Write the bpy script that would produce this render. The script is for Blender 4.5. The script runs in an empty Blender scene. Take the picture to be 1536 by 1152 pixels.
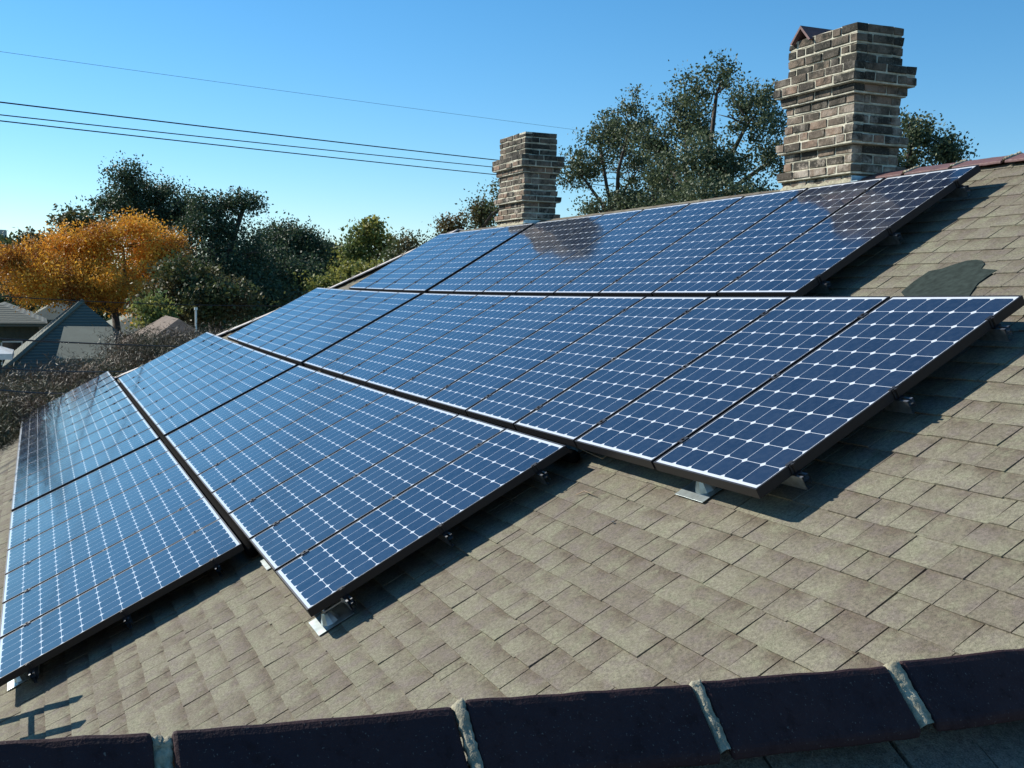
import bpy, bmesh, math, random
import numpy as np
from mathutils import Vector, Matrix

# ------------------------------------------------------------------ camera, world, sun
SC = bpy.context.scene
COL = SC.collection
SC.render.resolution_x, SC.render.resolution_y = 1024, 768
CAM_POS = np.array([11.76277, -5.31460, -0.80513])
CAM_M = np.array([[0.39307321766, 0.91935115498, 0.01693810487],
                  [0.08347503720, -0.01733327499, -0.99635910983],
                  [-0.91571030557, 0.39305599018, -0.08355611803]])   # rows: right, down, forward
FPX = 1650.81                                                        # focal length for a 1536 px wide frame
cd = bpy.data.cameras.new('camera'); cam = bpy.data.objects.new('camera', cd); COL.objects.link(cam)
R3 = np.stack([CAM_M[0], -CAM_M[1], -CAM_M[2]], 1)
cam.matrix_world = Matrix([[*R3[i], CAM_POS[i]] for i in range(3)] + [[0, 0, 0, 1]])
cd.sensor_width = 36; cd.lens = 36 * FPX / 1536; cd.clip_start = 0.05; cd.clip_end = 6000
SC.camera = cam

SUN = Vector((-0.640, -0.540, 0.547)).normalized()
SUN_EL = math.asin(SUN.z); SUN_ROT = math.atan2(SUN.x, SUN.y)
W = bpy.data.worlds.new('World'); SC.world = W; W.use_nodes = True
wt = W.node_tree; bg = wt.nodes['Background']
sky = wt.nodes.new('ShaderNodeTexSky'); sky.sky_type = 'NISHITA'; sky.sun_disc = False
sky.sun_elevation = SUN_EL; sky.sun_rotation = SUN_ROT
sky.altitude = 0; sky.air_density = 1.0; sky.dust_density = 0.0; sky.ozone_density = 6.0
hs = wt.nodes.new('ShaderNodeHueSaturation'); hs.inputs['Saturation'].default_value = 1.18; hs.inputs['Hue'].default_value = 0.492; hs.inputs['Value'].default_value = 1.0
wt.links.new(sky.outputs[0], hs.inputs['Color']); wt.links.new(hs.outputs[0], bg.inputs[0]); bg.inputs[1].default_value = 0.104
sl = bpy.data.lights.new('sun', 'SUN'); so = bpy.data.objects.new('sun', sl); COL.objects.link(so)
sl.energy = 5.0; sl.angle = math.radians(0.5); sl.color = (1.0, 0.95, 0.86)
so.rotation_euler = SUN.to_track_quat('Z', 'Y').to_euler(); so.location = (0, 0, 30)
SC.view_settings.view_transform = 'Standard'; SC.view_settings.look = 'None'
SC.view_settings.exposure = 0.52; SC.view_settings.gamma = 1.0

rng = np.random.default_rng(11); random.seed(5)
NP = np.array

def at(x, y, D):
    """a point seen in the direction (x, y) of the photograph, D metres away over the ground"""
    d = CAM_M.T @ NP([(x - 768) / FPX, (y - 576) / FPX, 1.0])
    return CAM_POS + d * (D / math.hypot(d[0], d[1]))

# ------------------------------------------------------------------ helpers
def link(name, me, mats=(), parent=None):
    o = bpy.data.objects.new(name, me); COL.objects.link(o)
    if me is not None:
        for m in (mats if isinstance(mats, (list, tuple)) else [mats]): me.materials.append(m)
    if parent is not None: o.parent = parent
    return o
def tag(o, label=None, cat=None, group=None, kind=None):
    if label: o['label'] = label
    if cat: o['category'] = cat
    if group: o['group'] = group
    if kind: o['kind'] = kind
    return o
def empty(name, loc=(0, 0, 0)):
    o = bpy.data.objects.new(name, None); COL.objects.link(o); o.location = loc
    o.empty_display_size = 0.2; return o
def mesh(name, V, F, smooth=False):
    me = bpy.data.meshes.new(name); me.from_pydata([tuple(map(float, v)) for v in V], [], F)
    if smooth: me.polygons.foreach_set('use_smooth', [True] * len(me.polygons))
    me.update(); return me
def quads(name, V, smooth=False):
    """mesh of separate quads from an (n,4,3) array"""
    n = len(V); me = bpy.data.meshes.new(name)
    me.vertices.add(4 * n); me.vertices.foreach_set('co', V.astype(np.float32).ravel())
    me.loops.add(4 * n); me.loops.foreach_set('vertex_index', np.arange(4 * n, dtype=np.int32))
    me.polygons.add(n); me.polygons.foreach_set('loop_start', np.arange(0, 4 * n, 4, dtype=np.int32))
    me.update(calc_edges=True); return me
def fattr(me, name, vals, dom='FACE'):
    a = me.attributes.new(name, 'FLOAT', dom); a.data.foreach_set('value', NP(vals, dtype=np.float32))

class MB:
    """collects boxes, tubes and prisms into one mesh"""
    def __init__(s): s.V = []; s.F = []; s.A = []
    def add(s, V, F, a=0.0):
        b = len(s.V); s.V += [tuple(map(float, v)) for v in V]
        s.F += [tuple(i + b for i in f) for f in F]; s.A += [a] * len(F)
    def box(s, c, h, R=None, a=0.0, jit=0.0):
        c = NP(c, float); h = NP(h, float); V = []
        for k in range(8):
            q = NP([(1 if k & 1 else -1), (1 if k & 2 else -1), (1 if k & 4 else -1)]) * h
            if jit: q = q + rng.normal(0, jit, 3)
            V.append(c + (R @ q if R is not None else q))
        s.add(V, [(0, 2, 3, 1), (4, 5, 7, 6), (0, 1, 5, 4), (2, 6, 7, 3), (0, 4, 6, 2), (1, 3, 7, 5)], a)
    def tube(s, pts, r, n=6, a=0.0, cap=True):
        pts = [NP(p, float) for p in pts]; rs = r if hasattr(r, '__len__') else [r] * len(pts)
        V = []; F = []; ref = NP([0.31, 0.22, 0.92])
        for i, p in enumerate(pts):
            d = pts[min(i + 1, len(pts) - 1)] - pts[max(i - 1, 0)]; d = d / (np.linalg.norm(d) + 1e-9)
            x = np.cross(d, ref); 
            if np.linalg.norm(x) < 1e-3: x = np.cross(d, NP([1, 0, 0.]))
            x /= np.linalg.norm(x); y = np.cross(d, x)
            for k in range(n):
                t = 2 * math.pi * k / n; V.append(p + rs[i] * (math.cos(t) * x + math.sin(t) * y))
        for i in range(len(pts) - 1):
            for k in range(n): F.append((i * n + k, i * n + (k + 1) % n, (i + 1) * n + (k + 1) % n, (i + 1) * n + k))
        if cap: F.append(tuple(range(n))[::-1]); F.append(tuple(range((len(pts) - 1) * n, len(pts) * n)))
        s.add(V, F, a)
    def build(s, name, mats, parent=None, smooth=False, bevel=0, attr=None):
        me = mesh(name, s.V, s.F, smooth)
        if attr: fattr(me, attr, s.A)
        o = link(name, me, mats, parent)
        if bevel:
            m = o.modifiers.new('bevel', 'BEVEL'); m.width = bevel; m.segments = 2; m.limit_method = 'ANGLE'
        return o

# ------------------------------------------------------------------ material helpers
class NT:
    def __init__(s, name):
        s.m = bpy.data.materials.new(name); s.m.use_nodes = True; s.t = s.m.node_tree; s.n = s.t.nodes
        s.b = s.n['Principled BSDF']
    def new(s, typ, **k):
        n = s.n.new(typ)
        for a, v in k.items(): setattr(n, a, v)
        return n
    def l(s, a, b): s.t.links.new(a, b)
    def put(s, sock, v):
        if hasattr(v, 'is_linked') or hasattr(v, 'links'): s.l(v, sock)
        else: sock.default_value = v
    def math(s, op, a, b=0.0, c=None, clamp=False):
        n = s.new('ShaderNodeMath', operation=op, use_clamp=clamp); s.put(n.inputs[0], a); s.put(n.inputs[1], b)
        if c is not None: s.put(n.inputs[2], c)
        return n.outputs[0]
    def mix(s, f, a, b):
        n = s.new('ShaderNodeMix', data_type='RGBA'); s.put(n.inputs[0], f)
        s.put(n.inputs[6], a if hasattr(a, 'links') else (*a, 1)); s.put(n.inputs[7], b if hasattr(b, 'links') else (*b, 1)); return n.outputs[2]
    def co(s, kind='Object'): return s.new('ShaderNodeTexCoord').outputs[kind]
    def noise(s, scale, detail=3, rough=0.55, vec=None):
        n = s.new('ShaderNodeTexNoise'); n.inputs['Scale'].default_value = scale; n.inputs['Detail'].default_value = detail
        n.inputs['Roughness'].default_value = rough
        s.l(vec if vec is not None else s.co(), n.inputs['Vector']); return n.outputs['Fac']
    def ramp(s, v, a, b, lo=0.0, hi=1.0):
        n = s.new('ShaderNodeMapRange'); s.put(n.inputs[0], v); n.inputs[1].default_value = a; n.inputs[2].default_value = b
        n.inputs[3].default_value = lo; n.inputs[4].default_value = hi; return n.outputs[0]
    def attr(s, name): return s.new('ShaderNodeAttribute', attribute_name=name).outputs['Fac']
    def bump(s, h, strength, dist):
        n = s.new('ShaderNodeBump'); n.inputs['Strength'].default_value = strength; n.inputs['Distance'].default_value = dist
        s.l(h, n.inputs['Height']); s.l(n.outputs[0], s.b.inputs['Normal']); return n
    def base(s, c): s.put(s.b.inputs['Base Color'], c if hasattr(c, 'links') else (*c, 1))
    def set(s, **k):
        for a, v in k.items():
            s.put(s.b.inputs[{'rough': 'Roughness', 'metal': 'Metallic', 'spec': 'Specular IOR Level'}[a]], v)

def plain(name, col, rough=0.6, metal=0.0, var=0.25, scale=8.0, spec=0.5):
    t = NT(name); f = t.noise(scale, 4)
    t.base(t.mix(t.ramp(f, 0.3, 0.7), tuple(c * (1 - var) for c in col), tuple(min(1, c * (1 + var)) for c in col)))
    t.set(rough=rough, metal=metal, spec=spec); return t.m

def shingle_mat(name, ca, cb, cc):
    t = NT(name); ti = t.attr('tint'); tv = t.attr('tv'); o = t.co()
    c = t.mix(t.ramp(ti, 0.1, 0.9), ca, cb)
    # the darker granule band printed near the top of many tabs
    band = t.math('MULTIPLY', t.ramp(tv, 0.30, 0.85), t.ramp(t.noise(6.5, 2, vec=o), 0.34, 0.60))
    c = t.mix(t.math('MULTIPLY', band, 0.95), c, cc)
    big = t.ramp(t.noise(0.9, 4, vec=o), 0.3, 0.7)
    c = t.mix(t.math('MULTIPLY', big, 0.35), c, tuple(x * 0.72 for x in ca))
    hue = t.noise(11, 4, 0.65, o)
    c = t.mix(t.ramp(hue, 0.50, 0.66, 0, 0.55), c, (0.165, 0.135, 0.120)); c = t.mix(t.ramp(hue, 0.46, 0.34, 0, 0.5), c, tuple(x * y for x, y in zip(ca, (0.97, 1.05, 0.96))))
    g1 = t.noise(330, 2, 0.7, o); g2 = t.noise(75, 3, 0.6, o)
    g = t.ramp(t.math('ADD', t.math('MULTIPLY', g1, 0.6), t.math('MULTIPLY', g2, 0.4)), 0.36, 0.64, 0.52, 1.50)
    mx = t.new('ShaderNodeVectorMath', operation='SCALE'); t.l(c, mx.inputs[0]); t.l(g, mx.inputs['Scale'])
    t.base(mx.outputs[0]); t.set(rough=0.93, spec=0.25); t.bump(t.math('ADD', g1, g2), 0.7, 0.004); return t.m
M_SH = shingle_mat('weathered_shingle', (0.218, 0.202, 0.142), (0.165, 0.142, 0.104), (0.105, 0.080, 0.056))
M_SHG = shingle_mat('grey_shingle', (0.17, 0.165, 0.14), (0.12, 0.12, 0.10), (0.08, 0.08, 0.07))
M_DECK = plain('asphalt_underlay', (0.022, 0.018, 0.014), 0.95)

def cell_mat():
    t = NT('solar_laminate'); o = t.co(); sp = t.new('ShaderNodeSeparateXYZ'); t.l(o, sp.inputs[0])
    PX, PY = 0.1286, 0.1257
    x = t.math('ADD', t.math('DIVIDE', sp.outputs[0], PX), 3.0); y = t.math('ADD', t.math('DIVIDE', sp.outputs[1], PY), 6.0)
    fx = t.math('ABSOLUTE', t.math('SUBTRACT', t.math('FRACT', x), 0.5)); fy = t.math('ABSOLUTE', t.math('SUBTRACT', t.math('FRACT', y), 0.5))
    gx = t.math('LESS_THAN', fx, 0.5 - 0.0085); gy = t.math('LESS_THAN', fy, 0.5 - 0.0100)
    ch = t.math('LESS_THAN', t.math('ADD', fx, fy), 0.868)
    inx = t.math('LESS_THAN', t.math('ABSOLUTE', sp.outputs[0]), 3 * PX); iny = t.math('LESS_THAN', t.math('ABSOLUTE', sp.outputs[1]), 6 * PY)
    cell = t.math('MULTIPLY', t.math('MULTIPLY', gx, gy), t.math('MULTIPLY', ch, t.math('MULTIPLY', inx, iny)))
    # each cell a slightly different blue
    fl = t.new('ShaderNodeCombineXYZ'); t.l(t.math('FLOOR', x), fl.inputs[0]); t.l(t.math('FLOOR', y), fl.inputs[1])
    oi = t.new('ShaderNodeObjectInfo'); t.l(t.math('MULTIPLY', oi.outputs['Random'], 97.0), fl.inputs[2])
    wn = t.new('ShaderNodeTexWhiteNoise', noise_dimensions='3D'); t.l(fl.outputs[0], wn.inputs['Vector'])
    fine = t.noise(28, 3, 0.6, o)
    blue = t.mix(wn.outputs['Value'], (0.007, 0.013, 0.032), (0.015, 0.025, 0.052))
    blue = t.mix(t.math('MULTIPLY', t.ramp(fine, 0.4, 0.7), 0.35), blue, (0.040, 0.052, 0.078))
    blue = t.mix(t.math('MULTIPLY', oi.outputs['Random'], 0.5), blue, (0.024, 0.032, 0.050))
    t.base(t.mix(cell, (0.56, 0.59, 0.62), blue))
    dirt = t.noise(3.5, 5, 0.65, o)
    t.set(rough=t.ramp(dirt, 0.3, 0.7, 0.04, 0.15), spec=0.5); t.b.inputs['IOR'].default_value = 1.47
    t.bump(t.noise(2.2, 2, 0.4, o), 0.12, 0.01)
    return t.m
M_CELL = cell_mat()
M_FRAME = plain('black_anodised_frame', (0.005, 0.005, 0.007), 0.5, 0.0, 0.2, 40)
M_ALU = plain('aluminium', (0.62, 0.65, 0.68), 0.3, 0.95, 0.2, 30)
M_GALV = plain('galvanised_flashing', (0.46, 0.52, 0.52), 0.38, 0.8, 0.25, 14)
M_CABLE = plain('black_rubber_cable', (0.02, 0.02, 0.02), 0.6)
M_BLK = plain('matt_black_gap_shade', (0.006, 0.006, 0.006), 0.95, 0, 0.2, 8, 0.05)  # for the tubes added to darken the gaps between panel rows
M_TWINE = plain('tan_wire', (0.28, 0.2, 0.12), 0.7)
M_FELT = plain('exposed_roofing_felt', (0.030, 0.040, 0.035), 0.95, 0, 0.3, 30, 0.08)
M_WHITE = plain('white_painted_metal', (0.72, 0.72, 0.66), 0.45, 0, 0.1)
M_WALL = plain('cream_siding', (0.5, 0.46, 0.38), 0.8)

def clay_mat(name, a, b, speck, rough=0.55):
    t = NT(name); o = t.co(); n1 = t.noise(6, 5, 0.6, o); n2 = t.noise(260, 2, 0.6, o); n3 = t.noise(42, 4, 0.7, o)
    c = t.mix(t.ramp(n1, 0.35, 0.65), a, b)
    c = t.mix(t.ramp(n3, 0.56, 0.66, 0, 0.5), c, tuple(x * 0.45 for x in a))
    c = t.mix(t.ramp(n2, 0.66, 0.74, 0, 1), c, speck)
    t.base(c); t.set(rough=t.ramp(n3, 0.3, 0.7, rough - 0.1, rough + 0.2)); t.b.inputs['Specular IOR Level'].default_value = 0.25; t.bump(t.math('ADD', n2, t.math('MULTIPLY', n3, 0.5)), 0.45, 0.0025); return t.m
M_CLAY = clay_mat('weathered_shaded_clay', (0.046, 0.021, 0.021), (0.030, 0.015, 0.018), (0.15, 0.12, 0.10), 0.75)  # darker copy of the ridge clay, shade of the near flank in the colour
M_CLAY2 = clay_mat('sunlit_side_clay', (0.17, 0.088, 0.080), (0.12, 0.068, 0.066), (0.25, 0.2, 0.17))  # lighter copy of the same clay, sunlight put into the colour
M_HIP = clay_mat('sunlit_hip_clay', (0.58, 0.53, 0.48), (0.44, 0.38, 0.34), (0.6, 0.55, 0.5))  # same clay again, painted pale for the sunlight on the hip
def mortar_mat():
    t = NT('lime_mortar'); o = t.co(); n = t.noise(35, 5, 0.7, o); n2 = t.noise(8, 3, 0.6, o)
    c = t.mix(t.ramp(n, 0.35, 0.7), (0.22, 0.20, 0.13), (0.50, 0.46, 0.34)); c = t.mix(t.ramp(n2, 0.5, 0.7, 0, 0.6), c, (0.10, 0.10, 0.075))
    t.base(c); t.set(rough=0.95); t.bump(n, 0.9, 0.006); return t.m
M_MORT = mortar_mat()
def brick_mat():
    t = NT('sooty_brick'); o = t.co(); a = t.attr('tint'); sp = t.new('ShaderNodeSeparateXYZ'); t.l(o, sp.inputs[0])
    c = t.mix(t.ramp(a, 0.0, 0.4), (0.29, 0.185, 0.13), (0.20, 0.155, 0.115)); c = t.mix(t.ramp(a, 0.35, 0.9), c, (0.046, 0.042, 0.035))
    n = t.noise(7, 5, 0.7, o); n2 = t.noise(60, 4, 0.7, o)
    # soot and algae stains grow towards the mouth of the flue
    c = t.mix(t.math('MULTIPLY', t.ramp(n, 0.42, 0.62), t.ramp(sp.outputs[2], 0.0, 0.95, 0.3, 1.0)), c, (0.028, 0.028, 0.022))
    c = t.mix(t.ramp(n2, 0.55, 0.75, 0, 0.4), c, (0.40, 0.36, 0.27)); n4 = t.noise(4.5, 5, 0.75, o); c = t.mix(t.math('MULTIPLY', t.ramp(n4, 0.50, 0.64), t.ramp(sp.outputs[2], 0.2, 1.1, 0.85, 0.1)), c, (0.44, 0.38, 0.31))
    t.base(c); t.set(rough=0.95, spec=0.2); t.bump(t.math('ADD', n2, n), 0.9, 0.008); return t.m
M_BRICK = brick_mat()
def bmort_mat():
    t = NT('chimney_mortar'); o = t.co(); n = t.noise(14, 5, 0.7, o); n2 = t.noise(3, 3, 0.6, o)
    c = t.mix(t.ramp(n, 0.35, 0.65), (0.32, 0.30, 0.22), (0.66, 0.62, 0.49)); c = t.mix(t.ramp(n2, 0.55, 0.75, 0, 0.7), c, (0.12, 0.12, 0.09))
    t.base(c); t.set(rough=0.95); t.bump(n, 0.8, 0.008); return t.m
M_BMORT = bmort_mat()

# ------------------------------------------------------------------ the roof surface
TH = math.radians(32.3126); CT, ST = math.cos(TH), math.sin(TH)
VD = NP([0, -CT, -ST]); NN = NP([0, -ST, CT])          # downslope and outward unit vectors
HC = [-0.01287126, -0.0958763, 0.0413346, 0.00040778, -0.0601591, -0.0121885, 0.00062761, 0.03456897]
def hh(u, v):
    """the old roof is not flat: height of the panel plane above the mean plane"""
    a = np.clip(u, -9.8, 9.2) / 5; b = np.clip(v, -0.4, 6.9) / 3
    return -(HC[0] * a ** 2 + HC[1] * b ** 2 + HC[2] * a * b + HC[3] * b ** 3 + HC[4] * a ** 2 * b + HC[5] * a * b ** 2 + HC[6] * a ** 3 + HC[7] * a ** 2 * b ** 2)
H0 = 0.163                                              # panel glass above the shingles
def RP(u, v, w=0.0):
    """main slope: u along the ridge, v down the slope, w above the panel plane"""
    u = np.asarray(u, float); v = np.asarray(v, float); h = hh(u, v) + w
    return np.stack([u + 0 * v, v * VD[1] + h * NN[1], v * VD[2] + h * NN[2]], -1)
def roofmap(u, v, w): return RP(u, v, w - H0)
V_R, V_E = -0.40, 6.86
def hip_u(v): return -6.45 - 0.84 * (v - 2.91)
RIDGE = RP(0.0, V_R, -H0); RY, RZ = float(RIDGE[1]), float(RIDGE[2])

house = empty('house', (2.0, 0.3, -7.3))
tag(house, 'house with tan shingled roof under the solar panels, two brick chimneys, clay ridge tiles', 'house')
def hp(o): o.parent = house; o.matrix_parent_inverse = Matrix.Translation(-house.location); return o
bpy.context.view_layer.update()

def shingles(name, mapf, v0, v1, ulo, uhi, mat, expo=0.137, seed=1, skip=None):
    r = np.random.default_rng(seed); V = []; F = []; tint = []; tv = []
    k = 0; v = v1
    while v > v0 + 0.02:
        vt = max(v - expo, v0); u = ulo(v) - r.uniform(0, 0.3); ue = uhi(v)
        while u < ue:
            w = r.choice([0.075, 0.14, 0.160, 0.185, 0.21], p=[.08, .22, .30, .26, .14]) * r.uniform(0.95, 1.05)
            a, b = u + 0.001, u + w - 0.0038; u += w
            sk = r.normal(0, 0.0025)
            aB, bB = max(a, ulo(v)), min(b, ue); aT, bT = max(a, ulo(vt)), min(b, uhi(vt))
            if bB - aB < 0.01 and bT - aT < 0.01: continue
            bB = max(bB, aB); bT = max(bT, aT)
            if skip and skip((a + b) / 2, v): continue
            vb = v + r.normal(0, 0.0022) + 0.003; th = 0.0070 + r.choice([0, 0.0018, 0.0045]); lift = abs(r.normal(0, 0.0012))
            i = len(V)
            V += [(aB, vb, th + lift), (bB, vb + r.normal(0, 0.0015), th + lift * r.uniform(0, 1)), (bT + sk, vt - 0.004, 0.0028 + th * 0.25), (aT + sk, vt - 0.004, 0.0028 + th * 0.25),
                  (aB, vb, -0.004), (bB, vb, -0.004), (bT + sk, vt - 0.004, -0.004), (aT + sk, vt - 0.004, -0.004)]
            F += [(i, i + 1, i + 2, i + 3), (i, i + 4, i + 5, i + 1), (i, i + 3, i + 7, i + 4), (i + 1, i + 5, i + 6, i + 2)]
            tint += [r.uniform(0, 1)] * 4; tv += [0, 0, 1, 1, 0, 0, 1, 1]
        v -= expo; k += 1
    A = NP(V); X = mapf(A[:, 0], A[:, 1], A[:, 2])
    me = mesh(name, X, F); fattr(me, 'tint', tint); fattr(me, 'tv', tv, 'POINT')
    return link(name, me, mat)

roof = hp(shingles('shingle_roof', roofmap, V_R, V_E, lambda v: hip_u(v) + 0.02, lambda v: 12.6, M_SH, seed=4,
          skip=lambda u, v: False))
# decking below the shingles, following the sag
us = np.linspace(0, 1, 40); vs = np.linspace(V_R, V_E, 22); V = []; F = []
for v in vs:
    for s in us:
        u = hip_u(v) + s * (12.6 - hip_u(v)); V.append(roofmap(u, v, -0.006))
for j in range(21):
    for i in range(39): a = j * 40 + i; F.append((a, a + 1, a + 41, a + 40))
deck = link('roof_deck', mesh('roof_deck', V, F), M_DECK); hp(deck)

# back slope and hip end, plainer because only the far side of the ridge sees them
def planemap(o, eu, ev, n):
    o, eu, ev, n = map(lambda q: NP(q, float), (o, eu, ev, n))
    return lambda u, v, w: o + np.multiply.outer(u, eu) + np.multiply.outer(v, ev) + np.multiply.outer(w, n)
back = hp(shingles('back_slope', planemap((0, RY, RZ - 0.01), (1, 0, 0), (0, CT, -ST), (0, ST, CT)), 0, 7.2, lambda v: -3.7 - 0.84 * v, lambda v: 12.6, M_SH, seed=9))
hp(link('roof_deck', mesh('back_deck', [(-3.75, RY, RZ - 0.02), (12.6, RY, RZ - 0.02), (12.6, RY + 7.2 * CT, RZ - 7.2 * ST - 0.02), (-9.8, RY + 7.2 * CT, RZ - 7.2 * ST - 0.02)], [(0, 1, 2, 3)]), M_DECK))
ap = roofmap(hip_u(V_R), V_R, 0); e1 = roofmap(hip_u(V_E), V_E, 0); e2 = NP([e1[0], 2 * RY - e1[1], e1[2]])
en = np.cross(e2 - ap, e1 - ap); en /= np.linalg.norm(en); en = en if en[2] > 0 else -en
ev = (e1 + e2) / 2 - ap; LV = np.linalg.norm(ev); ev /= LV; hw = np.linalg.norm(e1 - e2) / 2
hp(shingles('hip_slope', planemap(ap - en * 0.01, (0, 1, 0), ev, en), 0, LV, lambda v: -hw * v / LV, lambda v: hw * v / LV, M_SH, seed=10))
hp(link('roof_deck', mesh('hip_deck', [ap - en * 0.03, e1 - en * 0.03, e2 - en * 0.03], [(0, 1, 2)]), M_DECK))

# wing in front: its ridge runs across the bottom of the picture
WX, WY0, WZ0, WSL = 10.545, -5.202, -1.285, -0.056
def wing_z(y): return WZ0 + (y - WY0) * WSL
RS = math.radians(29); LS = math.radians(40)
wr = planemap((WX, 0, wing_z(0) - 0.085), (0, 1, WSL), (math.cos(RS), 0, -math.sin(RS)), (math.sin(RS), 0, math.cos(RS)))
hp(shingles('wing_slope', wr, 0, 4.4, lambda v: -10, lambda v: -1.2, M_SHG, seed=21))
wl = planemap((WX, 0, wing_z(0) - 0.085), (0, 1, WSL), (-math.cos(LS), 0, -math.sin(LS)), (-math.sin(LS), 0, math.cos(LS)))
hp(shingles('wing_slope', wl, 0, 4.0, lambda v: -10, lambda v: -1.4 - 0.92 * v, M_SH, seed=22))
for mp, uh in ((wr, (-1.2, -1.2)), (wl, (-1.4, -1.4 - .92 * 4))):
    hp(link('roof_deck', mesh('wing_deck', [mp(-10, 0, -.008), mp(uh[0], 0, -.008), mp(uh[1], 4.2, -.008), mp(-10, 4.2, -.008)], [(0, 1, 2, 3)]), M_DECK))

# walls, fascia, gutter
ey = float(e1[1]); ez = float(e1[2]); ex = float(e1[0])
wb = MB(); wb.box(((ex + .6 + 12.4) / 2, (2 * RY) / 2, (ez - .1 - 7.3) / 2), ((12.4 - ex - .6) / 2, RY - ey - .55, (ez - .1 + 7.3) / 2)); hp(wb.build('wall', M_WALL))
wb = MB(); wb.box((WX + .1, -8.0, (-3.9 - 7.3) / 2), (2.6, 2.6, (7.3 - 3.9) / 2)); hp(wb.build('wall', M_WALL))
gm = MB(); n = 24
for i in range(n):
    ua = ex - .1 + (WX - 4.2 - ex) * i / n; ub = ex - .1 + (WX - 4.2 - ex) * (i + 1) / n
    P0, P1 = roofmap(ua, V_E, 0), roofmap(ub, V_E, 0)
    prof = [(0.0, -0.03), (-0.005, -0.14), (-0.10, -0.14), (-0.135, -0.035), (-0.120, -0.03), (-0.092, -0.125), (-0.012, -0.125), (-0.012, -0.03)]
    gm.add([(P[0], P[1] + a, P[2] + b) for P in (P0, P1) for a, b in prof], [(k, (k + 1) % 8, 8 + (k + 1) % 8, 8 + k) for k in range(8)])
hp(gm.build('gutter', M_WHITE))

# ------------------------------------------------------------------ ridge and hip caps
def cap_tile(p0, p1, fl, fr, w, th, mat, name='ridge_tile', round_=0.012, bev=0.004, segs=10):
    """an angled clay cap from p0 to p1; fl, fr point down its two flanks"""
    p0, p1, fl, fr = (NP(q, float) for q in (p0, p1, fl, fr)); d = (p1 - p0); L = np.linalg.norm(d); d /= L
    up = -(fl + fr); up /= np.linalg.norm(up); V = []; F = []
    prof = [fl * w, fl * round_ * 1.2, up * -0.0015 , fr * round_ * 1.2, fr * w]
    inn = [fr * w - up * th, -up * th * 1.2, fl * w - up * th]
    P = prof + inn; m = len(P); sx = random.uniform(-1, 1) * 0.0025
    for i in range(segs + 1):
        t = i / segs; wob = random.uniform(-1, 1) * 0.0010; e = 1.0
        c = p0 + d * L * t + up * wob
        for q in P: V.append(c + q * e + up * random.uniform(-.0005, .0005))
    for i in range(segs):
        for k in range(m): F.append((i * m + k, i * m + (k + 1) % m, (i + 1) * m + (k + 1) % m, (i + 1) * m + k))
    F.append(tuple(range(m))[::-1]); F.append(tuple(range(segs * m, segs * m + m)))
    me = mesh(name, V, F); o = link(name, me, mat)
    b = o.modifiers.new('bevel', 'BEVEL'); b.width = bev; b.segments = 2; b.limit_method = 'ANGLE'; b.angle_limit = math.radians(40)
    return o
def mortar_bead(p0, p1, fl, fr, w, parent_tile, thick=0.010, name='mortar_joint'):
    """lumpy bead filling the gap p0-p1 and running down both flanks"""
    p0, p1, fl, fr = (NP(q, float) for q in (p0, p1, fl, fr)); up = -(fl + fr); up /= np.linalg.norm(up); d = p1 - p0; g = np.linalg.norm(d); d /= g
    V = []; F = []; K = 34; m = 7
    for i in range(K + 1):
        s = -1 + 2 * i / K; f = fl if s < 0 else fr; c0 = f * abs(s) * w; nrm = np.cross(d, f); nrm = nrm if nrm @ up > 0 else -nrm
        if abs(s) < .12: nrm = up
        a = (random.uniform(-.5, .5) * .004); b_ = random.uniform(-.5, .5) * .004
        for k in range(m):
            t = k / (m - 1); x = -0.001 + (g + 0.002) * t + (a * (1 - t) + b_ * t)
            hgt = thick * (math.sin(math.pi * t) ** 0.55) * random.uniform(0.3, 1.7) - 0.008 * (t in (0, 1))
            V.append(p0 + c0 + d * x + nrm * (hgt - 0.002))
    for i in range(K):
        for k in range(m - 1): F.append((i * m + k, i * m + k + 1, (i + 1) * m + k + 1, (i + 1) * m + k))
    o = link(name, mesh(name, V, F, True), M_MORT); o.parent = parent_tile; return o

# foreground ridge: each tile's own two top ends as (y, z)
def onx(px, py, X):
    d = CAM_M.T @ NP([(px - 768) / FPX, (py - 576) / FPX, 1.0]); return CAM_POS + d * ((X - CAM_POS[0]) / d[0])
AF = math.radians(41.5)
FR = NP([math.cos(AF), 0, -math.sin(AF)]); FL = NP([-math.cos(AF), 0, -math.sin(AF)])
segs_px = [((-330, 1128), (228, 1093)), ((258, 1093), (679, 1057)), ((697, 1046), (1037, 1023)), ((1052, 1019), (1329, 996)), ((1350, 989), (1640, 958)), ((1655, 954), (1880, 930))]
tiles = []
for a, b in segs_px:
    tiles.append((onx(*a, WX), onx(*b, WX)))
lab = ['dark clay ridge tile at the bottom left with a rounded broken end', 'dark speckled clay ridge tile right of the wide mossy joint', 'longest looking dark ridge tile in the bottom middle',
       'dark ridge tile with faint scratches between two pale joints', 'dark ridge tile at the bottom right corner', None]
for i, (a, b) in enumerate(tiles):
    o = hp(cap_tile(a, b, FL, FR, 0.102, 0.016, M_CLAY, bev=0.005 if i else 0.010))
    if lab[i]: o['label'] = lab[i]
    if i < len(tiles) - 1: mortar_bead(b, tiles[i + 1][0], FL, FR, 0.100, o, 0.0035 if i else -0.006)
for i in range(6):      # the ridge runs on behind the photographer's left
    a = tiles[0][0] + NP([0, -0.375 * (i + 1), 0.02 * (i + 1)]); hp(cap_tile(a, a + NP([0, 0.36, -0.02]), FL, FR, 0.102, 0.016, M_CLAY))
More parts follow.
